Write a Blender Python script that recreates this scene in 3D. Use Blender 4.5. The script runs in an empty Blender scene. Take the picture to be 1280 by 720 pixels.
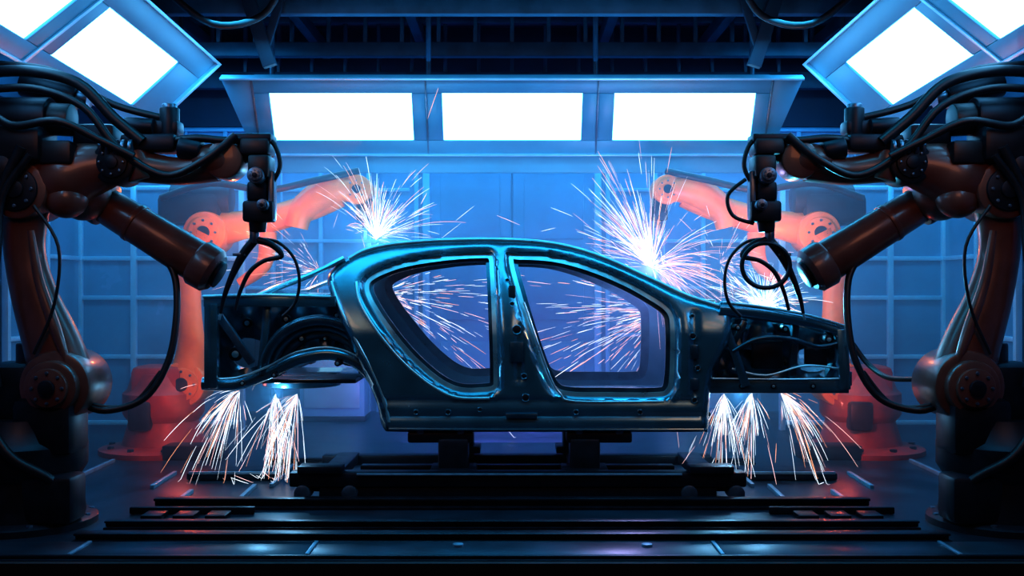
import bpy, bmesh, math, random
import numpy as np
from mathutils import Vector, Matrix, geometry
random.seed(7)
F=1350.0; D=7.5; CZ=1.45      # focal (px of a 1280 frame), camera distance to car side, camera height
S=bpy.context.scene
def at(px,py,y):
    d=D+y
    return Vector(((px-640)*d/F, y, CZ+(360-py)*d/F))
def c2(px,py): return ((px-640)/180.0, CZ+(360-py)/180.0)

# ---------------------------------------------------------------- materials
def mat(name,col,metal=0.0,rough=0.5,var=0.25,scale=6.0,bump=0.0,coat=0.0):
    m=bpy.data.materials.new(name); m.use_nodes=True; nt=m.node_tree; b=nt.nodes['Principled BSDF']
    tc=nt.nodes.new('ShaderNodeTexCoord'); n=nt.nodes.new('ShaderNodeTexNoise')
    n.inputs['Scale'].default_value=scale; n.inputs['Detail'].default_value=5
    nt.links.new(tc.outputs['Object'],n.inputs['Vector'])
    r=nt.nodes.new('ShaderNodeValToRGB')
    r.color_ramp.elements[0].position=.3; r.color_ramp.elements[1].position=.7
    r.color_ramp.elements[0].color=(*[c*(1-var) for c in col],1)
    r.color_ramp.elements[1].color=(*[min(1,c*(1+var)) for c in col],1)
    nt.links.new(n.outputs['Fac'],r.inputs['Fac']); nt.links.new(r.outputs['Color'],b.inputs['Base Color'])
    mr=nt.nodes.new('ShaderNodeMapRange'); mr.inputs['To Min'].default_value=max(.03,rough*.75); mr.inputs['To Max'].default_value=min(1,rough*1.25)
    nt.links.new(n.outputs['Fac'],mr.inputs['Value']); nt.links.new(mr.outputs['Result'],b.inputs['Roughness'])
    b.inputs['Metallic'].default_value=metal
    b.inputs['Coat Weight'].default_value=coat
    if bump>0:
        bp=nt.nodes.new('ShaderNodeBump'); bp.inputs['Strength'].default_value=bump; bp.inputs['Distance'].default_value=.02
        nt.links.new(n.outputs['Fac'],bp.inputs['Height']); nt.links.new(bp.outputs['Normal'],b.inputs['Normal'])
    return m
def emis(name,col,st,sample=True):
    m=bpy.data.materials.new(name); m.use_nodes=True; nt=m.node_tree; nt.nodes.clear()
    e=nt.nodes.new('ShaderNodeEmission'); e.inputs['Color'].default_value=(*col,1); e.inputs['Strength'].default_value=st
    o=nt.nodes.new('ShaderNodeOutputMaterial'); nt.links.new(e.outputs[0],o.inputs['Surface'])
    if not sample: m.cycles.emission_sampling='NONE'
    return m
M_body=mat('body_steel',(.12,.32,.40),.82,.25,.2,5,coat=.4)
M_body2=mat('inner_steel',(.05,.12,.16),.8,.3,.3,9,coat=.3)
M_edge=mat('flange_steel_highlight',(.45,.82,.92),.8,.3,.2,9)  # pale flange steel; its edge tubes also paint rim highlights on the body
M_black=mat('black_rubber',(.005,.007,.011),0,.45,.3,20)
M_dark=mat('dark_cast_iron',(.009,.015,.024),.5,.44,.3,12)
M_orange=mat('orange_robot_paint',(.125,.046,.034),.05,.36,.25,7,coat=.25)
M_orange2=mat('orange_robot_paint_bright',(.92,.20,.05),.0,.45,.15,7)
M_grey=mat('brushed_grey',(.13,.19,.25),.8,.35,.2,15)
M_frame=mat('lamp_housing_enamel',(.08,.26,.38),.1,.42,.08,3)
M_floor=mat('floor_steel_plate',(.022,.05,.075),.5,.36,.4,2.5,bump=.15)
M_floor2=mat('pit_shade_black',(.003,.004,.006),0,.8,.3,4)  # near-black colour stands in for the unlit pit
M_rail=mat('rail_steel',(.012,.024,.036),.7,.38,.3,10)
M_line=mat('plate_joint_steel',(.2,.4,.52),.5,.4,.2,10)
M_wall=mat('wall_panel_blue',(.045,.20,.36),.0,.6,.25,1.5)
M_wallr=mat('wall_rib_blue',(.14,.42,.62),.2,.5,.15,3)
M_upper=mat('upper_wall_shade',(.010,.035,.065),.0,.7,.2,3)  # dark colour paints shade onto the upper wall band
M_ceil=mat('ceiling_dark',(.01,.03,.055),.2,.6,.3,3)
M_beam=mat('beam_steel',(.035,.09,.14),.4,.5,.3,5)
M_fence=mat('fence_aluminium',(.35,.65,.82),.5,.4,.1,5)
M_poly=mat('fence_polycarbonate',(.06,.22,.36),.1,.25,.2,1.5)
M_red=mat('red_cast_base',(.42,.03,.02),.1,.45,.25,8)
M_cab=mat('cabinet_grey_blue',(.16,.40,.6),.1,.5,.1,4)
M_win=emis('lamp_diffuser',(.14,.54,1.0),8.5)
M_spw=emis('spark_white',(.75,.88,1.0),2.2,False)
M_spo=emis('spark_orange',(1.0,.42,.22),2.0,False)
M_spv=emis('spark_pink',(1.0,.62,.62),1.9,False)
M_ind=emis('indicator_blue',(.2,.6,1),2,False)

# ---------------------------------------------------------------- mesh builder
def cat(P,closed,sub):
    n=len(P); out=[]
    rng=n if closed else n-1
    for i in range(rng):
        if closed: a,b,c,d=P[(i-1)%n],P[i],P[(i+1)%n],P[(i+2)%n]
        else: a,b,c,d=P[max(i-1,0)],P[i],P[i+1],P[min(i+2,n-1)]
        for k in range(sub):
            t=k/sub
            out.append([.5*((2*b[j])+(-a[j]+c[j])*t+(2*a[j]-5*b[j]+4*c[j]-d[j])*t*t+(-a[j]+3*b[j]-3*c[j]+d[j])*t**3) for j in range(len(b))])
    if not closed: out.append(list(P[-1]))
    return out
def empty(name,loc=(0,0,0)):
    e=bpy.data.objects.new(name,None); S.collection.objects.link(e); e.empty_display_size=.2; e.location=loc
    return e
class Part:
    def __init__(s,name,parent=None):
        s.name=name; s.par=parent; s.bm=bmesh.new(); s.mats=[]
    def mi(s,m):
        if m not in s.mats: s.mats.append(m)
        return s.mats.index(m)
    def merge(s,t,m):
        i=s.mi(m)
        for f in t.faces: f.material_index=i
        bmesh.ops.recalc_face_normals(t,faces=t.faces[:])
        me=bpy.data.meshes.new('tmp'); t.to_mesh(me); t.free(); s.bm.from_mesh(me); bpy.data.meshes.remove(me)
    def hexa(s,v8,m,bevel=0.0):
        t=bmesh.new(); v=[t.verts.new(p) for p in v8]
        for q in ((0,1,2,3),(4,5,6,7),(0,1,5,4),(1,2,6,5),(2,3,7,6),(3,0,4,7)): t.faces.new([v[k] for k in q])
        bmesh.ops.recalc_face_normals(t,faces=t.faces[:])
        if bevel>0: bmesh.ops.bevel(t,geom=t.edges[:],offset=bevel,segments=2,affect='EDGES',profile=.5)
        s.merge(t,m)
    def box(s,c,size,m,rot=None,bevel=.008):
        c=Vector(c); hx,hy,hz=[a/2 for a in size]; R=rot or Matrix.Identity(3)
        v=[c+R@Vector((x,y,z)) for z in(-hz,hz) for x,y in((-hx,-hy),(hx,-hy),(hx,hy),(-hx,hy))]
        s.hexa(v,m,min(bevel,min(size)*.3))
    def beam(s,a,b,w,h,m,bevel=.006):
        a=Vector(a);b=Vector(b);d=(b-a).normalized()
        up=Vector((0,1,0)) if abs(d.y)<.9 else Vector((0,0,1))
        x=d.cross(up).normalized(); y=up-d*up.dot(d); y.normalize()
        v=[p+x*sx*h/2+y*sy*w/2 for p in(a,b) for sx,sy in((-1,-1),(1,-1),(1,1),(-1,1))]
        s.hexa(v,m,bevel)
    def lathe(s,a,b,prof,m,seg=24):
        a=Vector(a);b=Vector(b);d=(b-a); L=d.length; d.normalize()
        x=d.orthogonal().normalized(); y=d.cross(x)
        t=bmesh.new(); rings=[]
        for (h,r) in prof:
            p=a+d*(h*L)
            rings.append([t.verts.new(p+(x*math.cos(2*math.pi*k/seg)+y*math.sin(2*math.pi*k/seg))*r) for k in range(seg)])
        for i in range(len(rings)-1):
            for k in range(seg):
                t.faces.new([rings[i][k],rings[i][(k+1)%seg],rings[i+1][(k+1)%seg],rings[i+1][k]])
        t.faces.new(rings[0]); t.faces.new(rings[-1]); s.merge(t,m)
    def cyl(s,a,b,r,m,r2=None,seg=24,bev=None):
        L=(Vector(b)-Vector(a)).length; r2=r if r2 is None else r2
        bv=min(r,r2,L)*.12 if bev is None else bev; q=bv/L
        s.lathe(a,b,[(0,r-bv),(q*.3,r-bv*.3),(q,r),(1-q,r2),(1-q*.3,r2-bv*.3),(1,r2-bv)],m,seg)
    def ball(s,c,r,m,sc=(1,1,1)):
        t=bmesh.new(); bmesh.ops.create_uvsphere(t,u_segments=24,v_segments=14,radius=r)
        for v in t.verts: v.co=Vector((v.co.x*sc[0],v.co.y*sc[1],v.co.z*sc[2]))+Vector(c)
        s.merge(t,m)
    def tube(s,pts,rad,m,seg=14,sub=6,flat=1.0,closed=False):
        if not isinstance(rad,(list,tuple)): rad=[rad]*len(pts)
        P=[[*p,r] for p,r in zip(pts,rad)]
        Q=cat(P,closed,sub) if len(P)>2 or closed else P
        V=[Vector(q[:3]) for q in Q]; R=[q[3] for q in Q]; n=len(V)
        t=bmesh.new(); rings=[]; x=None
        for i in range(n):
            if closed: d=V[(i+1)%n]-V[i-1]
            else: d=V[min(i+1,n-1)]-V[max(i-1,0)]
            d.normalize()
            if x is None:
                x=Vector((0,1,0)); x=x-d*x.dot(d)
                if x.length<.1: x=d.orthogonal()
                x.normalize()
            else:
                x=x-d*x.dot(d); x.normalize()
            y=d.cross(x)
            rings.append([t.verts.new(V[i]+(x*math.cos(2*math.pi*k/seg)*flat+y*math.sin(2*math.pi*k/seg))*R[i]) for k in range(seg)])
        for i in range(n if closed else n-1):
            for k in range(seg):
                a,b=rings[i],rings[(i+1)%n]
                t.faces.new([a[k],a[(k+1)%seg],b[(k+1)%seg],b[k]])
        if not closed: t.faces.new(rings[0]); t.faces.new(rings[-1])
        s.merge(t,m)
    def drum(s,c,r,h,m,bolts=True,cap=None):
        c=Vector(c); Y=Vector((0,h,0))
        s.cyl(c-Y,c+Y,r,m,seg=32)
        if bolts:
            s.cyl(c-Y*1.12,c-Y*.9,r*.72,cap or m,seg=32)
            s.cyl(c-Y*1.22,c-Y*1.05,r*.3,M_dark,seg=20)
            for k in range(8):
                a=k*math.pi/4; q=c-Y*1.12+Vector((math.cos(a)*r*.56,0,math.sin(a)*r*.56))
                s.cyl(q-Vector((0,.012,0)),q+Vector((0,.01,0)),r*.06,M_grey,seg=8)
    def finish(s,angle=38):
        me=bpy.data.meshes.new(s.name); s.bm.to_mesh(me); s.bm.free()
        for m in s.mats: me.materials.append(m)
        for p in me.polygons: p.use_smooth=True
        me.set_sharp_from_angle(angle=math.radians(angle))
        o=bpy.data.objects.new(s.name,me); S.collection.objects.link(o)
        if s.par: o.parent=s.par
        return o

# ---------------------------------------------------------------- room shell
def slab(name,lo,hi,m):
    p=Part(name); p.box([(a+b)/2 for a,b in zip(lo,hi)],[b-a for a,b in zip(lo,hi)],m,bevel=0); return p.finish()
XW=4.7; YB=5.2; ZC=4.5
slab('floor',(-XW,-1.75,-.12),(XW,YB,0),M_floor)
slab('pit_floor',(-XW,-8.2,-.5),(XW,-1.75,-.4),M_floor2)
slab('trim_1',(-XW,-1.80,-.4),(XW,-1.752,-.005),M_floor2)
slab('ceiling',(-XW,-8.2,ZC),(XW,YB,ZC+.1),M_ceil)
for nm,sg in(('wall_left',-1),('wall_right',1)):
    p=Part(nm); p.box((sg*(XW+.05),-1.5,2.0),(.1,13.4,5),M_wall,bevel=0)
    for k in range(9): p.box((sg*(XW-.03),-1.2+k*.75,1.55),(.06,.06,3.1),M_wallr)
    for z in(.6,1.5,2.4,3.1): p.box((sg*(XW-.03),1.7,z),(.05,6.9,.05),M_wallr)
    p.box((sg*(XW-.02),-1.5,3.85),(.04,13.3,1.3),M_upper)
    p.finish()
slab('wall_front',(-XW,-8.3,-.5),(XW,-8.2,ZC),M_floor2)
p=Part('wall_back'); p.box((0,YB+.05,2.25),(2*XW,.1,4.5),M_wall,bevel=0)
p.box((0,YB-.02,3.92),(2*XW,.04,1.16),M_upper)  # dark band added as painted shade high on the wall
for k in range(-8,9):
    if abs(k)<2: continue
    p.box((k*.56,YB-.03,1.65),(.05,.06,3.3),M_wallr)
    if k%2: p.box((k*.56+.1,YB-.03,1.65),(.02,.06,3.3),M_wallr)
for z in (.35,.9,1.45,2.0,2.6,3.3):
    for sx in(-1,1): p.box((sx*2.9,YB-.035,z),(3.4,.07,.04),M_wallr)
p.finish()
p=Part('door_1')   # double-leaf panel door in the back wall
for sx in(-1,1):
    p.box((sx*.49,YB-.04,1.5),(.96,.05,3.0),M_wall,bevel=.015)
    for z in(.45,1.45,2.4): p.box((sx*.49,YB-.07,z),(.7,.03,.75),M_wall,bevel=.014)
    p.box((sx*1.0,YB-.07,1.5),(.08,.12,3.05),M_wallr)
    p.tube([(sx*.07,YB-.07,1.0),(sx*.07,YB-.13,1.05),(sx*.07,YB-.13,1.3),(sx*.07,YB-.07,1.35)],.015,M_fence)
p.box((0,YB-.08,3.08),(2.1,.14,.12),M_wallr); p.finish()

# ceiling steelwork
p=Part('ceiling_truss')
for y,z,h in ((-.4,3.95,.14),(.9,3.9,.16),(2.2,4.0,.2),(3.4,3.85,.14),(4.5,3.75,.18)):
    p.box((0,y,z),(2*XW-.06,.12,h),M_beam); p.box((0,y,ZC-.07),(2*XW-.06,.12,.1),M_beam)
    for k in range(-12,13): p.box((k*.37,y,(z+ZC)/2),(.04,.05,ZC-z-.05),M_beam,bevel=.004)
for x in(-3.4,-2.15,-1.0,1.0,2.15,3.4):
    p.box((x,1.9,4.18),(.1,6.3,.14),M_beam)
for sx in(-1,1):
    p.beam((sx*2.4,2.1,4.2),(sx*2.15,2.1,3.42),.09,.12,M_ceil)
    p.beam((sx*2.0,2.1,4.2),(sx*2.2,2.1,3.55),.05,.07,M_ceil)
    p.tube([(sx*1.9,1.6,4.1),(sx*2.1,1.6,3.75),(sx*2.5,1.5,3.65),(sx*2.9,1.4,3.95)],.03,M_black)
p.finish()

# ---------------------------------------------------------------- light banks
def uvbox(p,O,U,V,N,u0,u1,v0,v1,w0,w1,m,bev=.008):
    v=[O+U*u+V*v_+N*w for w in(w0,w1) for u,v_ in((u0,v0),(u1,v0),(u1,v1),(u0,v1))]
    p.hexa(v,m,bev)
par=empty('overhead_light_bank')
O=Vector((0,2.5,3.41)); U=Vector((1,0,0)); V=Vector((0,.4,-.65)); N=Vector((0,-.65,-.4)).normalized()
p=Part('housing',par)
wins=[(-2.255,-.935),(-.65,.655),(.955,2.265)]
uvbox(p,O,U,V,N,-2.40,2.40,0,.19,0,.06,M_frame)
uvbox(p,O,U,V,N,-2.40,2.40,.81,1.0,0,.06,M_frame)
for a,b in((-2.40,-2.255),(-.935,-.803),(-.797,-.65),(.655,.797),(.803,.955),(2.265,2.40)):
    uvbox(p,O,U,V,N,a,b,.19,.81,0,.06,M_frame)
uvbox(p,O,U,V,N,-2.40,2.40,0,1,-.06,-.03,M_frame)
for sx in(-1,1):   # wings
    q=[O+U*sx*u+V*v+N*w for w in(0,.05) for u,v in((2.41,0),(2.69,0),(2.47,1),(2.41,1))]
    p.hexa(q,M_frame,.006)
    uvbox(p,O,U,V,N,min(sx*2.395,sx*2.415),max(sx*2.395,sx*2.415),0,1,.05,.075,M_grey,.003)
for u in(-.80,.80): uvbox(p,O,U,V,N,u-.008,u+.008,0,1,.055,.07,M_grey,.003)
uvbox(p,O,U,V,N,-2.69,2.69,-.02,.01,.0,.09,M_fence,.005)
uvbox(p,O,U,V,N,-2.47,2.47,.985,1.01,.0,.09,M_fence,.005)
p.box((0,2.93,2.66),(4.9,.05,.2),M_frame); p.box((0,3.2,2.75),(4.9,.5,.05),M_frame); p.box((0,3.0,3.4),(5.3,.9,.05),M_frame)
for x in(-2.3,-.8,.8,2.3): p.cyl((x,2.85,3.4),(x,2.85,ZC),.025,M_beam,seg=12)
p.finish()
p=Part('diffusers',par)
for a,b in wins: uvbox(p,O,U,V,N,a,b,.19,.81,-.02,.045,M_win,.004)
p.finish()
for sx in(-1,1):
    par=empty('side_light_bank')
    A=Vector((sx*-2.83,0,3.42)); B=Vector((sx*-2.77,1.37,3.32)); Dp=Vector((sx*-3.10,-.32,3.02))
    U=B-A; V=Dp-A; N=U.cross(V).normalized()
    if N.z>0: N=-N
    p=Part('housing',par)
    us=[(-2.45,-1.35),(-1.22,-.25),(0,1)]
    v0,v1=-.42,1.28
    uvbox(p,A,U,V,N,-2.7,1.36,v0,0,0,.05,M_frame); uvbox(p,A,U,V,N,-2.7,1.36,1,v1,0,.05,M_frame)
    e=[-2.7]+[t for ab in us for t in ab]+[1.36]
    for i in range(0,len(e),2): uvbox(p,A,U,V,N,e[i],e[i+1],0,1,0,.05,M_frame)
    uvbox(p,A,U,V,N,-2.7,1.36,v0,v1,-.08,-.03,M_frame)
    for u in(-1.285,-.125): uvbox(p,A,U,V,N,u-.012,u+.012,v0,v1,.045,.065,M_fence,.003)
    uvbox(p,A,U,V,N,-2.7,1.38,v1-.02,v1+.03,-.08,.08,M_fence,.004)
    uvbox(p,A,U,V,N,-2.7,1.38,v0-.03,v0+.02,-.08,.08,M_fence,.004)
    uvbox(p,A,U,V,N,1.34,1.38,v0,v1,-.08,.08,M_fence,.004)
    for u in(-1.2,.8):
        q=A+U*u+V*.3; p.cyl(q-N*.05,(q.x,q.y,ZC),.03,M_beam,seg=12)
    p.finish()
    p=Part('diffusers',par)
    for a,b in us: uvbox(p,A,U,V,N,a,b,0,1,-.02,.03,M_win,.003)
    p.finish()

# ---------------------------------------------------------------- safety fences / cabinets
for sx in(-1,1):
    p=Part('safety_fence')
    xs=[2.75,3.3,3.85,4.4]
    for x in xs: p.box((sx*x,3.5,1.25),(.06,.06,2.5),M_fence)
    for z in(.08,.75,1.35,1.75,2.47):
        p.box((sx*3.575,3.5,z),(1.7,.045,.045),M_fence)
    for i in range(3): p.box((sx*(xs[i]+.275),3.52,1.27),(.49,.012,2.35),M_poly,bevel=0)
    for y in(2.7,1.9): p.box((sx*4.4,y,1.25),(.06,.06,2.5),M_fence)
    for z in(.08,1.0,1.75,2.47): p.box((sx*4.4,2.7,z),(.045,1.6,.045),M_fence)
    p.box((sx*4.41,2.7,1.27),(.012,1.6,2.35),M_poly,bevel=0)
    p.finish()
    p=Part('control_cabinet')
    p.box((sx*1.95,4.4,.55),(.7,.4,1.1),M_cab); p.box((sx*1.95,4.19,.6),(.6,.02,.9),M_fence)
    p.box((sx*1.95,4.17,.85),(.25,.02,.16),M_ind); p.box((sx*1.95,4.4,.03),(.72,.42,.06),M_dark)
    p.finish()

# ---------------------------------------------------------------- floor rails and conveyor
def rail(y,z,w,x0=-XW+.05,x1=XW-.05,name='conveyor_rail'):
    p=Part(name); xm=(x0+x1)/2; L=x1-x0
    p.box((xm,y,z*.15),(L,w*1.6,z*.3),M_rail); p.box((xm,y,z*.5),(L,w*.5,z*.5),M_rail); p.box((xm,y,z*.87),(L,w,z*.26),M_rail)
    p.finish()
rail(-.38,.07,.09,-2.35,2.35); rail(-.98,.05,.07,-2.45,2.45); rail(-1.30,.05,.10,-2.5,2.5); rail(1.42,.05,.08,-2.0,2.0)
p=Part('floor_plates')
for k,(x0,x1) in enumerate(((-4.6,-2.4),(-2.37,-1.12),(-1.09,1.12),(1.15,2.4),(2.43,4.6))):
    p.box(((x0+x1)/2,-1.54,.008),(x1-x0,.30,.016),M_floor,bevel=.004)
for x in(-1.105,1.135,-2.385,2.415): p.box((x,-1.54,.012),(.022,.30,.02),M_line,bevel=.003)
p.box((0,-1.71,.008),(9.2,.03,.02),M_rail,bevel=.003)
for x in(-.3,.75): p.cyl((x,-1.5,.015),(x,-1.5,.03),.03,M_line,seg=16)
p.finish()
p=Part('floor_guide_strips')
for sx in(-1,1):
    for x,y0,y1 in((1.75,.35,1.25),(2.25,-.3,.15),(3.3,.3,1.5),(1.85,-.20,.35),(2.6,.3,.9)):
        p.beam((sx*x,y0,.012),(sx*(x+.02),y1,.012),.03,.03,M_line,.003)
    p.box((sx*2.1,.8,.03),(.7,.35,.05),M_rail); p.box((sx*2.1,.62,.06),(.66,.02,.02),M_line,bevel=.002)
    for q in range(3): p.box((sx*(1.85+q*.2),-.70,.02),(.13,.16,.03),M_rail)
    p.box((sx*2.05,-.57,.025),(.8,.04,.045),M_rail)
p.finish()
# skid carrier
par=empty('body_carrier_skid')
p=Part('skid_frame',par)
p.box((0.04,-.12,.15),(3.1,.14,.10),M_dark,bevel=.015); p.box((0.04,-.12,.05),(2.7,.10,.09),M_dark)
p.box((0.04,1.15,.08),(3.1,.14,.08),M_dark,bevel=.015)
for x in(-1.3,-.42,.51,1.4): p.box((x,.5,.10),(.16,1.25,.08),M_dark)
for x in(-1.42,-1.1,1.2,1.52): p.cyl((x,-.21,.06),(x,-.04,.06),.055,M_grey,seg=20)
p.box((.05,-.2,.19),(2.2,.02,.012),M_line,bevel=.002)
p.box((0.04,.45,.12),(2.3,.1,.06),M_dark)
for x in(-1.3,1.35): p.box((x,-.14,.22),(.3,.16,.05),M_dark)
p.finish()
p=Part('pedestals',par)
for x in(-.41,.51):
    for y in(.12,1.15):
        p.box((x,y,.25),(.21,.2,.3),M_dark,bevel=.02); p.box((x,y,.17),(.32,.28,.05),M_dark)
for y in(.12,1.15):
    for x in(-.50,.61):
        p.box((x,y,.405),(.46,.16,.075),M_dark,bevel=.015)
        for dx in(-.14,.14): p.cyl((x+dx,y-.06,.43),(x+dx,y-.06,.452),.03,M_grey,seg=12)
p.finish()

# ---------------------------------------------------------------- car body shell
W=1.66
def lean(z):
    return 0.0 if z<1.12 else .27*((z-1.12)/.68)**1.35
def inside(pt,poly):
    x,y=pt; r=False; n=len(poly); j=n-1
    for i in range(n):
        xi,yi=poly[i]; xj,yj=poly[j]
        if (yi>y)!=(yj>y) and x<(xj-xi)*(y-yi)/(yj-yi)+xi: r=not r
        j=i
    return r
def resample(poly,step):
    out=[]; n=len(poly)
    for i in range(n):
        a=Vector(poly[i]); b=Vector(poly[(i+1)%n]); k=max(1,int(round((b-a).length/step)))
        for t in range(k): out.append(tuple(a+(b-a)*t/k))
    return out
def bdist(pts,polys):
    P=np.array(pts); best=np.full(len(P),9.0)
    for poly in polys:
        A=np.array(poly); B=np.roll(A,-1,axis=0)
        for a,b in zip(A,B):
            ab=b-a; L=(ab@ab)+1e-12; t=np.clip(((P-a)@ab)/L,0,1)
            q=a+t[:,None]*ab; best=np.minimum(best,np.hypot(*(P-q).T))
    return best
def sheet(part,outline,holes,m,thick=.09,ew=.06,drop=.05,step=.026,yb=0.0,bump=None,mirror=False,usel=True):
    polys=[resample(outline,step)]+[resample(h,step) for h in holes]
    xs=[p[0] for p in polys[0]]; zs=[p[1] for p in polys[0]]
    pts=[]; edges=[]
    for pl in polys:
        o=len(pts); pts+=pl; edges+=[(o+i,o+(i+1)%len(pl)) for i in range(len(pl))]
    cand=[]; r=0; z=min(zs)
    while z<max(zs):
        x=min(xs)+(r%2)*step*.5
        while x<max(xs):
            if inside((x,z),polys[0]) and not any(inside((x,z),h) for h in polys[1:]): cand.append((x,z))
            x+=step
        z+=step*.87; r+=1
    if cand:
        dd=bdist(cand,polys); cand=[c for c,q in zip(cand,dd) if q>step*.55]
    pts+=cand
    V,E,Fc,_,_,_=geometry.delaunay_2d_cdt([Vector(p) for p in pts],edges,[],0,1e-5)
    V=[(v.x,v.y) for v in V]
    tris=[]
    for f in Fc:
        c=(sum(V[i][0] for i in f)/3,sum(V[i][1] for i in f)/3)
        if inside(c,polys[0]) and not any(inside(c,h) for h in polys[1:]): tris.append(f)
    dist=bdist(V,polys)
    t=bmesh.new(); fr=[];bk=[]
    for (x,z),q in zip(V,dist):
        k=max(0,1-q/ew); y=yb+(lean(z) if usel else 0)+drop*(1-math.sqrt(max(0,1-k*k)))
        if bump: y+=bump(x,z)*min(1,q/ew)
        y2=yb+(lean(z) if usel else 0)+thick
        if mirror: y=W-y; y2=W-y2
        fr.append(t.verts.new((x,y,z))); bk.append(t.verts.new((x,y2,z)))
    cnt={}
    for f in tris:
        t.faces.new([fr[i] for i in f]); t.faces.new([bk[i] for i in reversed(f)])
        for i in range(3):
            e=(f[i],f[(i+1)%3]); cnt[tuple(sorted(e))]=cnt.get(tuple(sorted(e)),0)+1
    for (a,b),c in cnt.items():
        if c==1: t.faces.new([fr[a],fr[b],bk[b],bk[a]])
    loose=[v for v in t.verts if not v.link_faces]
    bmesh.ops.delete(t,geom=loose,context='VERTS')
    part.merge(t,m)
def flange(part,hole,m,w=.03,y0=.05,y1=.085,mirror=False,usel=True):
    H=resample(hole,.03); n=len(H)
    area=sum(H[i][0]*H[(i+1)%n][1]-H[(i+1)%n][0]*H[i][1] for i in range(n)); sg=1 if area>0 else -1
    t=bmesh.new(); R=[[],[],[]]
    for i in range(n):
        a=Vector(H[i-2]);b=Vector(H[(i+2)%n]); d=(b-a).normalized(); nn=Vector((-d.y,d.x))*sg
        for k,(o,y) in enumerate(((-.012,y0),(w,y0+.004),(w,y1))):
            x=H[i][0]+nn.x*o; z=H[i][1]+nn.y*o; yy=(lean(z) if usel else 0)+y
            if mirror: yy=W-yy
            R[k].append(t.verts.new((x,yy,z)))
    for k in(0,1):
        for i in range(n): t.faces.new([R[k][i],R[k][(i+1)%n],R[k+1][(i+1)%n],R[k+1][i]])
    part.merge(t,m)
def sm(pxs,sub=5): return [tuple(q) for q in cat([c2(*p) for p in pxs],True,sub)]
outline=sm([(404,346),(420,326),(448,310),(490,300),(560,295),(640,295),(700,301),(755,317),(812,343),(860,367),(905,381),(918,392),
            (912,430),(893,470),(888,512),(886,538),(872,541),(760,541),(620,541),(500,541),(478,536),(470,505),(452,462),(432,420),(412,375)])
hr=sm([(452,358),(462,343),(500,328),(555,319),(600,316),(614,319),(617,340),(620,400),(622,470),(619,487),(600,491),(572,490),(545,477),(512,448),(482,412),(460,380)])
hf=sm([(636,322),(650,318),(695,321),(740,333),(785,352),(820,372),(840,388),(845,410),(844,470),(838,492),(820,497),(760,497),(712,496),(692,488),(680,468),(664,425),(648,372)])
car=empty('car_body_shell')
def bmp(x,z):
    b=0
    b+=.016*math.exp(-((z-.56)/.02)**2)
    b+=.018*math.exp(-((z-.66)/.018)**2)*(1 if abs(x)<1.3 else 0)
    b+=.018*math.exp(-(((x-.05)/.03)**2))*(1 if .8<z<1.5 else 0)
    b+=.012*math.exp(-(((x-1.27)/.025)**2))*(1 if .7<z<1.3 else 0)
    return b
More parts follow.
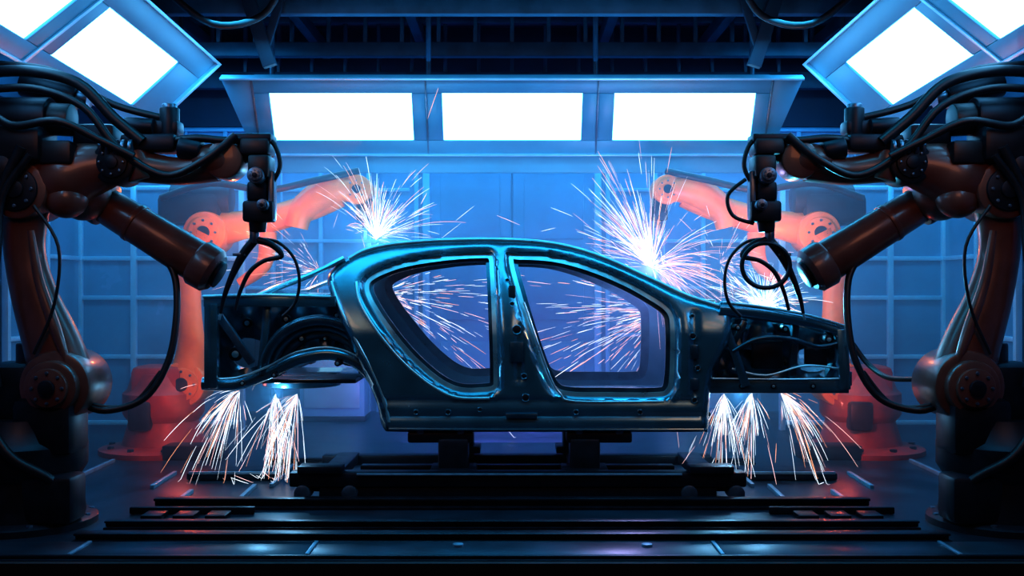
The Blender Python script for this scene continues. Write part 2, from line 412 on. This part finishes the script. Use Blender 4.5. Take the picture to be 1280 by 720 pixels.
for mir in(False,True):
    p=Part('side_frame',car)
    sheet(p,outline,[hr,hf],M_body,bump=bmp,mirror=mir)
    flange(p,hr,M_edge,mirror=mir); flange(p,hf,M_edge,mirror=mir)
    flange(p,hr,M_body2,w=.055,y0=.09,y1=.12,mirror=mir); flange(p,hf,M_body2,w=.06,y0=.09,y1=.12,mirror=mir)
    def yy(y,z,l=True):
        v=y+(lean(z) if l else 0); return W-v if mir else v
    for px,py,r in((646,412,.035),(655,470,.022),(657,497,.03),(640,380,.018),(634,350,.014),(560,515,.02),(720,515,.02),(800,515,.02),(520,515,.018),
                   (866,420,.025),(872,460,.02),(868,500,.022),(866,395,.016),(600,512,.018)):
        x,z=c2(px,py); a=yy(-.006,z); b=yy(.02,z)
        p.cyl((x,a,z),(x,b,z),r*.8,M_black,seg=16); p.tube([(x+math.cos(k*math.pi/6)*r*.9,a,z+math.sin(k*math.pi/6)*r*.9) for k in range(12)],.0025,M_body,seg=6,sub=1,closed=True)
    for px,py,w,h in((646,440,.09,.14),(652,520,.22,.035),(868,440,.05,.1),(868,480,.05,.08),(640,365,.05,.09)):
        x,z=c2(px,py); p.box((x,yy(-.004,z),z),(w,.022,h),M_body2,bevel=.006)
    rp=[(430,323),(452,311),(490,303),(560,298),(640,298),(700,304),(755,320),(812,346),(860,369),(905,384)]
    p.tube([(c2(*q)[0],yy(.012,c2(*q)[1]),c2(*q)[1]) for q in rp],.016,M_edge,seg=10,sub=5)  # pale tube paints the bright rim along the roof edge
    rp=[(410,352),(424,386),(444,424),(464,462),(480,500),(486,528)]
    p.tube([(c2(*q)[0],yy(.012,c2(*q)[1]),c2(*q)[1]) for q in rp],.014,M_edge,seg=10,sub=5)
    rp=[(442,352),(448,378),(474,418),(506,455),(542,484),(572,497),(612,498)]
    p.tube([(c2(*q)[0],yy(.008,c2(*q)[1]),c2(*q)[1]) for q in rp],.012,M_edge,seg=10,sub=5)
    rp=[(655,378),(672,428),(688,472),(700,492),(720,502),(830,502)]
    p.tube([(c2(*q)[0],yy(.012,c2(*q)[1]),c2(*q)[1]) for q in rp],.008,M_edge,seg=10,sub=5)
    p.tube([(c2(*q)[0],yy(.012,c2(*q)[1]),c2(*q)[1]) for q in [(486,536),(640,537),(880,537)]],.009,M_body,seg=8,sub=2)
    p.finish()

    p=Part('rear_quarter_structure',car)
    quarter=sm([(256,376),(330,374),(405,378),(425,410),(446,450),(430,462),(400,452),(368,456),(330,474),(300,486),(258,488),(252,440)],4)
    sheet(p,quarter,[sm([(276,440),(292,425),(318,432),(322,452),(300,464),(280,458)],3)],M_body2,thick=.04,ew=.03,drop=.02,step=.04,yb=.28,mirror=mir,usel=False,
          bump=lambda x,z:.02*math.sin(x*34)*math.sin(z*27))
    def X(px,py,y): x,z=c2(px,py); return Vector((x,W-y if mir else y,z))
    p.beam(X(252,377,.1),X(418,377,.1),.12,.075,M_body)
    p.tube([X(252,371,.04),X(330,369,.04),X(412,371,.04)],.012,M_edge,seg=8)
    p.tube([X(246,482,.14),X(290,482,.14),X(330,468,.14),X(368,450,.14),X(412,444,.14),X(450,460,.14),X(478,498,.14)],.045,M_body,flat=.9)
    p.tube([X(250,474,.06),X(292,473,.06),X(332,459,.06),X(368,441,.06),X(412,435,.06),X(450,450,.06),X(474,482,.06)],.008,M_edge,seg=8)  # thin pale tube draws the highlight along the kick-up rail
    p.beam(X(270,395,.08),X(312,455,.08),.05,.055,M_grey)
    p.beam(X(262,380,.06),X(262,486,.06),.08,.09,M_body)
    p.beam(X(330,382,.12),X(322,462,.12),.05,.05,M_body)
    arc=[(395+75*math.cos(a),470-72*math.sin(a)) for a in [math.pi*k/14 for k in range(1,15)]]
    p.tube([X(a,b,.10) for a,b in arc],.012,M_body,seg=8,sub=2)
    for q,(r1,y1) in enumerate(((72,.13),(64,.2),(54,.25))):
        p.tube([X(395+r1*math.cos(a),470-r1*.96*math.sin(a),y1) for a in [math.pi*k/14 for k in range(0,15)]],.04,M_body2,seg=10,sub=2)
    for px,py,r in((350,400,.03),(300,405,.035),(300,480,.02),(340,470,.02),(420,455,.022),(415,395,.025),(285,445,.05),(370,425,.03),(400,425,.02)):
        a=X(px,py,.24); b=X(px,py,.06 if py>450 else .2); p.cyl(a,b,r,M_dark,seg=16); p.cyl(b,X(px,py,(.055 if py>450 else .19)),r*.5,M_edge,seg=12)
    p.tube([X(424,322,.22),X(385,342,.18),X(340,360,.14),X(318,370,.12)],.022,M_edge,seg=10,flat=1.6)
    p.finish()

    p=Part('front_end_structure',car)
    apron=sm([(905,392),(960,398),(1058,416),(1064,440),(1062,486),(1000,488),(930,488),(900,492),(894,460),(906,430)],4)
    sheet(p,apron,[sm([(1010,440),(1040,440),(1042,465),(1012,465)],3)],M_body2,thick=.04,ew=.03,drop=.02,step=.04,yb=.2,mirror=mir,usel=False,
          bump=lambda x,z:.022*math.sin(x*26)*math.cos(z*25))
    p.tube([X(900,386,.08),X(950,391,.09),X(1010,402,.1),X(1062,416,.12)],[.06,.055,.05,.045],M_body,flat=1.3)
    p.tube([X(905,378,.03),X(950,383,.03),X(1010,394,.04),X(1062,409,.06)],.010,M_edge,seg=8)
    p.beam(X(888,484,.14),X(1066,484,.14),.12,.10,M_body)
    p.tube([X(890,474,.07),X(980,475,.07),X(1066,474,.07)],.006,M_edge,seg=8)
    p.beam(X(1056,412,.1),X(1060,488,.1),.1,.075,M_body)
    p.cyl(X(958,392,.3),X(956,440,.3),.13,M_body,r2=.17); p.cyl(X(958,389,.3),X(958,393,.3),.08,M_grey)
    p.beam(X(906,400,.08),X(935,484,.08),.06,.06,M_body); p.beam(X(935,402,.1),X(915,440,.1),.05,.04,M_body2)
    p.beam(X(1000,405,.12),X(995,482,.12),.05,.05,M_body2)
    p.box(X(965,445,.15),(.22,.06,.2),M_dark,bevel=.02); p.box(X(1028,448,.17),(.16,.05,.14),M_dark,bevel=.02)
    p.tube([X(918,440,.06),X(950,424,.06),X(990,424,.06),X(1025,434,.06),X(1050,430,.06)],.016,M_body2,seg=10)
    p.tube([X(918,462,.08),X(960,470,.06),X(1010,458,.08),X(1055,462,.08)],.008,M_edge,seg=8)
    for px,py,r in((925,410,.022),(985,412,.025),(1040,425,.03),(1058,450,.018),(1058,470,.018),(1058,430,.018),(930,484,.02),(970,484,.02),(1020,484,.02)):
        b=X(px,py,.07); p.cyl(X(px,py,.24),b,r,M_dark,seg=16); p.cyl(b,X(px,py,.062),r*.5,M_edge,seg=12)
    p.finish()

top=[(438,317),(460,309),(490,302),(560,297),(640,297),(700,303),(735,312),(762,322)]
tt=cat([c2(*q) for q in top],False,4)
p=Part('roof_panel',car); t=bmesh.new(); rows=[]
for x,z in tt:
    l=lean(z); r=[]
    for k in range(17):
        s_=k/16; y=l+.03+(W-2*l-.06)*s_; r.append((x,y,z+.045*math.sin(math.pi*s_)-.012))
    rows.append(r)
vu=[[t.verts.new(q) for q in r] for r in rows]; vl=[[t.verts.new((q[0],q[1],q[2]-.012)) for q in r] for r in rows]
for i in range(len(rows)-1):
    for k in range(16):
        t.faces.new([vu[i][k],vu[i][k+1],vu[i+1][k+1],vu[i+1][k]]); t.faces.new([vl[i][k],vl[i+1][k],vl[i+1][k+1],vl[i][k+1]])
p.merge(t,M_body)
for px,py in((440,319),(560,302),(640,302),(760,323)):
    x,z=c2(px,py); l=lean(z)+.05; p.tube([(x,l,z-.02),(x,W/2,z+.02),(x,W-l,z-.02)],.03,M_body,seg=8,flat=1)
p.finish()
p=Part('floor_and_crossmembers',car)
def Xc(px,py,y): x,z=c2(px,py); return Vector((x,y,z))
p.box((.25,W/2,.56),(2.3,W-.2,.03),M_body2)
for px in(520,600,700,800): x,z=c2(px,520); p.box((x,W/2,.6),(.1,W-.2,.08),M_body)
p.box((.25,W/2,.62),(2.2,.28,.14),M_body,bevel=.04)
p.beam(Xc(880,392,.1),Xc(880,392,W-.1),.1,.14,M_body); p.beam(Xc(895,380,.15),Xc(895,380,W-.15),.06,.05,M_edge)
p.box((1.38,W/2,.9),(.03,W-.25,.6),M_body2)
p.beam(Xc(1058,418,.1),Xc(1058,418,W-.1),.08,.08,M_body); p.beam(Xc(1062,475,.1),Xc(1062,475,W-.1),.1,.1,M_body)
p.beam(Xc(258,380,.1),Xc(258,380,W-.1),.08,.08,M_body); p.box((-2.12,W/2,1.05),(.03,W-.25,.6),M_body2)
p.box((-1.62,W/2,.78),(1.0,W-.5,.03),M_body2); p.beam(Xc(415,375,.2),Xc(415,375,W-.2),.08,.2,M_body)
p.beam(Xc(330,366,.15),Xc(330,366,W-.15),.05,.06,M_body)
p.cyl((-1.62,W/2,.7),(-1.62,W/2,.8),.3,M_body2)
p.finish()

# ---------------------------------------------------------------- robots
def fg_robot(sx):
    y0=-.85
    def P(px,py,dy=0.0):
        v=at(px,py,y0); v.y+=dy
        if sx>0: v.x=-v.x
        return v
    par=empty('welding_robot')
    b=Part('base',par); c=P(28,500); c.z=0
    b.lathe((c.x,c.y,0),(c.x,c.y,.66),[(0,.44),(.06,.44),(.08,.42),(.10,.37),(.45,.34),(.5,.36),(.55,.38),(.75,.38),(.8,.34),(1,.30)],M_dark,36)
    for k in range(12):
        a=k*math.pi/6; b.cyl((c.x+.40*math.cos(a),c.y+.40*math.sin(a),.03),(c.x+.40*math.cos(a),c.y+.40*math.sin(a),.065),.02,M_grey,seg=6)
    b.box((c.x-.02*sx,c.y+.05,.78),(.5,.42,.42),M_dark,bevel=.07)
    b.box((c.x-sx*.22,c.y-.1,.62),(.36,.32,.34),M_dark,bevel=.05)
    b.cyl(P(30,430,.15),P(30,500,.15),.11,M_black)
    b.tube([P(20,520,-.36),P(50,560,-.38),P(90,590,-.3),P(108,630,-.2)],.03,M_black)
    b.box((c.x-sx*.28,c.y-.2,.2),(.3,.25,.28),M_dark,bevel=.03)
    b.finish()
    l=Part('lower_arm',par)
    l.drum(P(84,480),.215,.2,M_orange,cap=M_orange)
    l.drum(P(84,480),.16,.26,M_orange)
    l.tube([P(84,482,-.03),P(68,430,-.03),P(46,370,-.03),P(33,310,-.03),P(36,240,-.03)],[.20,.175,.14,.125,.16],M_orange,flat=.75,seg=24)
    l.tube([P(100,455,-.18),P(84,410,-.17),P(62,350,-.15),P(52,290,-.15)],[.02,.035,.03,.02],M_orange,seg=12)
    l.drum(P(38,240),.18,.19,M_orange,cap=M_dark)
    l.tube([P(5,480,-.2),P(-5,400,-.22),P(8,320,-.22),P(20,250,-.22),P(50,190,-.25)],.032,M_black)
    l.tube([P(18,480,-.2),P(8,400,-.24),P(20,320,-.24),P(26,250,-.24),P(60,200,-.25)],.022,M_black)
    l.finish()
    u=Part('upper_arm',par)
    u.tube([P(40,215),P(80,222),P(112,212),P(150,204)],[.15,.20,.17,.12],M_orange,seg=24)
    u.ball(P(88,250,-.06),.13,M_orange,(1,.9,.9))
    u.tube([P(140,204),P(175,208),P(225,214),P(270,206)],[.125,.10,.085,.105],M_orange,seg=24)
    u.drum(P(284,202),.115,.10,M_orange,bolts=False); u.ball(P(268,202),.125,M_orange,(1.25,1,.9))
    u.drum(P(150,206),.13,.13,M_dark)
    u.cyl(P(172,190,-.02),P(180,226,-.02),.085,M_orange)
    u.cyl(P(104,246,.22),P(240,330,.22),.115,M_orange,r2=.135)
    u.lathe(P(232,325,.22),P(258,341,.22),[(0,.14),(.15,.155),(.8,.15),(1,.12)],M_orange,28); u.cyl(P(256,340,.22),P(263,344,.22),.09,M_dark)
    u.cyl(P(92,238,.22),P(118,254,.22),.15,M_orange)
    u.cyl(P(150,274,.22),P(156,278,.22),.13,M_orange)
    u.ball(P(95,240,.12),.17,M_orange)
    u.finish()
    m=Part('motors',par)
    m.cyl(P(-10,150,-.05),P(70,150,-.05),.13,M_dark); m.cyl(P(60,150,-.05),P(95,152,-.05),.10,M_black)
    m.box(P(25,185,-.1),(.45,.3,.22),M_dark,bevel=.04); m.box(P(120,170,.05),(.26,.22,.14),M_dark,bevel=.03)
    m.cyl(P(20,100,.1),P(90,118,.1),.085,M_dark); m.cyl(P(90,118,.1),P(105,122,.1),.06,M_grey)
    m.cyl(P(212,135,.0),P(212,178,.0),.06,M_dark); m.cyl(P(212,130,.0),P(212,142,.0),.045,M_grey); m.box(P(205,160,.02),(.2,.14,.09),M_dark,bevel=.02)
    m.box(P(190,180,0),(.34,.2,.11),M_dark,bevel=.03); m.cyl(P(160,158,-.05),P(196,160,-.05),.05,M_dark)
    m.cyl(P(228,185,-.05),P(255,190,-.05),.07,M_dark); m.box(P(85,195,-.15),(.2,.12,.14),M_black,bevel=.02)
    m.box(P(5,215,-.1),(.3,.3,.2),M_dark,bevel=.04)
    for q in range(5): m.cyl(P(135+q*9,188,-.12),P(139+q*9,188,-.12),.05,M_grey,seg=16)
    m.finish()
    h=Part('hoses',par)
    h.tube([P(-10,95,-.1),P(50,95,-.15),P(110,110,-.15),P(150,150,-.12),P(185,180,-.1)],.035,M_black)
    h.tube([P(-10,120,-.18),P(60,118,-.2),P(120,140,-.2),P(160,190,-.16),P(215,222,-.14),P(262,205,-.15),P(300,172,-.1)],.024,M_black)
    h.tube([P(0,80,.0),P(70,90,.0),P(140,130,0),P(215,150,0)],.022,M_black)
    h.tube([P(0,135,-.25),P(40,165,-.28),P(95,160,-.28),P(140,180,-.22),P(180,200,-.18)],.024,M_black)
    h.tube([P(215,178,-.05),P(250,175,-.08),P(290,178,-.08),P(318,172,-.04)],.024,M_black)
    h.tube([P(100,500,-.05),P(135,512,-.05),P(180,498,0),P(206,455,.05),P(214,400,.1),P(210,350,.15),P(196,322,.18)],.022,M_black)
    h.tube([P(96,488,-.05),P(120,505,-.05),P(165,505,0),P(198,465,.05)],.014,M_black)
    h.tube([P(60,260,-.2),P(90,310,-.2),P(85,380,-.2),P(60,440,-.2)],.010,M_black)
    h.finish()
    g=Part('welding_gun',par)
    g.cyl(P(288,198),P(322,182),.07,M_dark); g.box(P(322,185),(.18,.2,.1),M_black,bevel=.02)
    g.box(P(318,174),(.24,.17,.05),M_dark,bevel=.01)
    g.cyl(P(326,178),P(326,232),.065,M_dark); g.box(P(328,210,-.02),(.13,.2,.14),M_black,bevel=.02)
    g.box(P(324,240),(.12,.16,.12),M_dark,bevel=.02); g.cyl(P(324,236),P(322,290),.075,M_black,r2=.05)
    g.box(P(326,265,-.03),(.19,.12,.13),M_dark,bevel=.02); g.cyl(P(318,285),P(318,304),.03,M_grey)
    g.drum(P(326,222,-.05),.05,.1,M_grey); g.drum(P(334,258,-.04),.035,.1,M_grey)
    g.box(P(342,245,-.03),(.04,.08,.3),M_grey,bevel=.01)
    g.tube([P(320,298),P(304,318),P(290,345),P(280,372),P(276,392)],[.028,.028,.02,.014,.01],M_dark,seg=10)
    g.tube([P(322,300),P(340,306),P(352,320),P(330,326),P(312,340),P(300,365),P(294,388)],[.024,.02,.016,.014,.014,.012,.01],M_dark,seg=10)
    g.tube([P(318,298,.03),P(345,302,.03),P(366,322,.03),P(373,350,.03),P(368,378,.03),P(352,396,.03)],.010,M_black,seg=8)
    g.tube([P(336,240,-.05),P(352,210,-.05),P(345,182,-.05),P(330,172,-.05)],.014,M_black,seg=8)
    g.cyl(P(276,390),P(274,400),.008,M_edge,seg=8); g.box(P(300,318),(.08,.05,.02),M_grey,bevel=.005)
    if sx>0:
        g.tube([P(324+math.cos(a)*30,332+math.sin(a)*28,-.03) for a in [k*math.pi/5 for k in range(10)]],.014,M_dark,seg=8,closed=True,sub=3)
        g.tube([P(350,225,-.05),P(372,245,-.05),P(366,270,-.05),P(340,280,-.05)],.012,M_black,seg=8)
    g.finish()
fg_robot(-1); fg_robot(1)

def bg_robot(sx):
    y0=2.1
    def P(px,py,dy=0.0):
        v=at(px,py,y0); v.y+=dy
        if sx>0: v.x=-v.x
        return v
    par=empty('orange_welding_robot')
    b=Part('base',par); c=P(205,500)
    b.lathe((c.x,c.y,0),(c.x,c.y,.7),[(0,.55),(.06,.55),(.08,.50),(.11,.36),(.4,.30),(.45,.33),(.5,.35),(.75,.35),(.8,.31),(1,.27)],M_red,32)
    for k in range(10):
        a=k*math.pi/5; b.cyl((c.x+.46*math.cos(a),c.y+.46*math.sin(a),.03),(c.x+.46*math.cos(a),c.y+.46*math.sin(a),.08),.03,M_dark,seg=6)
    b.box((c.x,c.y-.05,.62),(.45,.4,.3),M_red,bevel=.06); b.box((c.x-.1,c.y-.3,.35),(.2,.15,.25),M_dark,bevel=.03)
    b.box((c.x+sx*-.4,c.y-.4,.06),(.5,.25,.12),M_dark); b.finish()
    l=Part('lower_arm',par)
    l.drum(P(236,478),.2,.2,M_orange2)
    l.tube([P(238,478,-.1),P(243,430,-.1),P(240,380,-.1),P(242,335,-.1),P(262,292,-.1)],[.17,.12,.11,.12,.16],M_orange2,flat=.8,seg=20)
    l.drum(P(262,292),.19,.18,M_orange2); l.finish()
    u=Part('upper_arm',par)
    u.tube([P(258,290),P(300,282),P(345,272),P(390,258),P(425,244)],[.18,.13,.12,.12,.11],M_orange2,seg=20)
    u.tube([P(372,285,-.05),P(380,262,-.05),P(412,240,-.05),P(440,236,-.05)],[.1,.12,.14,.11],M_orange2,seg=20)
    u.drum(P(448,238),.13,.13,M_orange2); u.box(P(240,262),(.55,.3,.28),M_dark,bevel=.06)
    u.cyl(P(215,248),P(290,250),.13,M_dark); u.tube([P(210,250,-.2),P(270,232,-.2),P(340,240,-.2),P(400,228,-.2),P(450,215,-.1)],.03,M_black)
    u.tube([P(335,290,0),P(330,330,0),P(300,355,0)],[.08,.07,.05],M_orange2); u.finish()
    g=Part('welding_gun',par)
    g.box(P(456,262),(.14,.14,.2),M_dark,bevel=.02); g.cyl(P(456,262),P(458,285),.04,M_grey)
    g.cyl(P(458,283,-.05),P(462,300,-.3),.015,M_edge,seg=8); g.finish()
bg_robot(-1); bg_robot(1)
p=Part('power_cable'); p.tube([at(1066,430,-.02),at(1085,455,-.1),at(1110,472,-.3),at(1145,474,-.55)],.018,M_black); p.finish()

# ---------------------------------------------------------------- sparks
def sparks(name,o,n,ang,spread,v0,v1,T,ysp=.5,r=.0018,mix=(.6,.25,.15),g=3.0,seglen=.45):
    p=Part(name)
    for m in(M_spw,M_spo,M_spv): p.mi(m)
    bm=p.bm
    for _ in range(n):
        a=math.radians(random.gauss(ang,spread)); v=random.uniform(v0,v1)
        vel=Vector((math.cos(a)*v,random.gauss(0,ysp)*v*.5,math.sin(a)*v))
        life=T*random.uniform(.35,1); t0=life*random.random()**1.1*.8; t1=min(life,t0+life*seglen*random.uniform(.3,1.3))
        u=random.random(); mi=0 if u<mix[0] else (1 if u<mix[0]+mix[1] else 2)
        K=6; prev=None; rr=r*random.uniform(.4,1.3)
        pts=[]
        for k in range(K+1):
            tm=t0+(t1-t0)*k/K; q=Vector(o)+vel*tm+Vector((0,0,-.5*g*tm*tm))
            if q.z<.02: q.z=.02+abs(.02-q.z)*.15
            pts.append(q)
        for k,q in enumerate(pts):
            d=(pts[min(k+1,K)]-pts[max(k-1,0)])
            if d.length<1e-6: d=Vector((0,0,1))
            d.normalize(); x=d.orthogonal().normalized(); y=d.cross(x); w=rr*(.3+.7*math.sin(math.pi*(k+.3)/(K+.9)))
            ring=[bm.verts.new(q+(x*math.cos(s_)+y*math.sin(s_))*w) for s_ in(0,2.094,4.189)]
            if prev:
                for s_ in range(3):
                    f=bm.faces.new([prev[s_],prev[(s_+1)%3],ring[(s_+1)%3],ring[s_]]); f.material_index=mi
            prev=ring
    return p.finish()
o1=at(470,300,1.3); o2=at(815,335,1.3); o3=at(956,386,.38)
sparks('welding_sparks',o1,340,80,28,1.3,4.2,.26,r=.0015,mix=(.6,.15,.25),g=9)
sparks('welding_sparks',o2,380,112,20,1.8,5.2,.27,r=.0015,mix=(.4,.33,.27),g=7)
sparks('welding_sparks',o2,190,12,36,1,4.0,.34,r=.0016,mix=(.12,.53,.35),g=9)
sparks('welding_sparks',o3,420,90,62,.8,3.4,.2,ysp=.8,r=.0014,mix=(.88,.04,.08),g=9)
sparks('welding_sparks',at(372,492,.5),130,240,20,1.0,2.6,.34,r=.0015,mix=(.65,.17,.18),g=9)
sparks('welding_sparks',at(300,488,.5),130,225,26,.8,2.4,.32,r=.0015,mix=(.6,.2,.2),g=9)
sparks('welding_sparks',at(345,492,.5),80,265,16,.8,2.4,.3,r=.0015,mix=(.7,.15,.15),g=6)
sparks('welding_sparks',at(905,492,.5),150,268,20,.8,2.4,.3,r=.0015,mix=(.75,.12,.13),g=6)
sparks('welding_sparks',at(940,490,.5),90,262,20,.8,2.4,.3,r=.0015,mix=(.75,.12,.13),g=6)
sparks('welding_sparks',at(975,490,.5),120,318,22,.9,2.5,.30,r=.0015,mix=(.4,.33,.27),g=8)
sparks('welding_sparks',at(470,370,2.0),380,-14,34,.6,5,.5,r=.0017,mix=(.5,.2,.3),g=3,seglen=.13)
sparks('welding_sparks',at(840,390,2.0),460,182,28,.6,5,.46,r=.0017,mix=(.4,.25,.35),g=3,seglen=.13)
sparks('welding_sparks',at(400,340,1.9),140,172,34,.8,4.5,.35,r=.0014,mix=(.3,.4,.3),g=4,seglen=.2)
sparks('welding_sparks',at(900,330,1.9),140,0,60,.6,3.5,.35,r=.0014,mix=(.2,.45,.35),g=4,seglen=.2)

# ---------------------------------------------------------------- haze volume
p=Part('welding_smoke_haze'); p.box((0,2.74,1.33),(9.0,4.78,2.6),M_dark,bevel=0); hz=p.finish()
m=bpy.data.materials.new('haze'); m.use_nodes=True; nt=m.node_tree; nt.nodes.clear()
vs=nt.nodes.new('ShaderNodeVolumeScatter'); vs.inputs['Color'].default_value=(.36,.68,1,1); vs.inputs['Density'].default_value=.12; vs.inputs['Anisotropy'].default_value=.15
oo=nt.nodes.new('ShaderNodeOutputMaterial'); nt.links.new(vs.outputs[0],oo.inputs['Volume']); hz.data.materials.clear(); hz.data.materials.append(m)

# ---------------------------------------------------------------- lights
def light(name,typ,loc,energy,col,size=.1,sy=None,aim=None):
    L=bpy.data.lights.new(name,typ); L.energy=energy; L.color=col
    if typ=='AREA':
        L.size=size
        if sy: L.shape='RECTANGLE'; L.size_y=sy
    else: L.shadow_soft_size=size
    o=bpy.data.objects.new(name,L); S.collection.objects.link(o); o.location=loc
    if aim: o.rotation_euler=(Vector(aim)-Vector(loc)).to_track_quat('-Z','Y').to_euler()
    return o
light('wall_wash_fill','AREA',(0,3.9,3.35),115,(.04,.42,1),7,sy=.4,aim=(0,5.0,1.0))  # unseen fill added to light the back wall blue
light('overhead_fill','AREA',(0,1.6,3.7),95,(.04,.52,1),5,sy=.4,aim=(0,1.2,0))  # unseen overhead fill added for highlights on the car's edges
light('front_fill','AREA',(0,-1.6,4.2),70,(.04,.55,1),5,sy=.8,aim=(0,-.2,1))  # added fill above the front, no real fitting there
light('truss_fill','AREA',(0,2.7,3.55),12,(.03,.4,1),4,sy=.3,aim=(0,2.2,4.5))  # unseen upward fill added to lift the dark beams
for sx in(-1,1): light('fence_fill','AREA',(sx*3.6,2.3,3.6),48,(.05,.48,1),1.8,sy=.3,aim=(sx*3.6,3.5,1.0))  # unseen fills added to brighten the fence panels
light('violet_fill','AREA',(0,2.6,.15),40,(.34,.16,1),2.0,sy=.3,aim=(0,5.2,.9))  # added fill that tints the wall behind the car violet
light('warm_fill','AREA',(-2.2,-3.8,3.2),12,(1,.36,.2),1,aim=(-3,-.8,1.2))  # warm fills added behind the camera for the foreground robots
light('warm_fill','AREA',(2.2,-3.8,3.2),12,(1,.36,.2),1,aim=(3,-.8,1.2))
light('weld_arc','POINT',o1,42,(.2,.6,1),.02)
light('weld_arc','POINT',o2,46,(.5,.42,1),.02)
light('weld_arc','POINT',o3+Vector((0,-.02,.05)),95,(.10,.7,1),.02)
light('weld_arc','POINT',at(345,492,.5),12,(.2,.62,1),.015)
light('weld_arc','POINT',at(925,492,.5),12,(.2,.62,1),.015)
light('rear_robot_fill','POINT',(-2.15,1.3,1.9),22,(1,.2,.05),.02)  # added point fills that make the rear robots brighter orange
light('rear_robot_fill','POINT',(2.15,1.3,1.9),22,(1,.2,.05),.02)
for sx in(-1,1): light('base_glow','POINT',(sx*2.7,1.3,.5),4.5,(1,.12,.06),.02)

w=bpy.data.worlds.new('w'); S.world=w; w.use_nodes=True
w.node_tree.nodes['Background'].inputs[0].default_value=(.005,.02,.05,1); w.node_tree.nodes['Background'].inputs[1].default_value=.5
cam=bpy.data.cameras.new('camera'); co=bpy.data.objects.new('camera',cam); S.collection.objects.link(co)
co.location=(0,-D,CZ); co.rotation_euler=(math.pi/2,0,0); cam.sensor_width=36; cam.lens=36*F/1280; S.camera=co
S.view_settings.view_transform='Standard'
try: S.view_settings.look='Medium High Contrast'
except Exception as e: print(e)
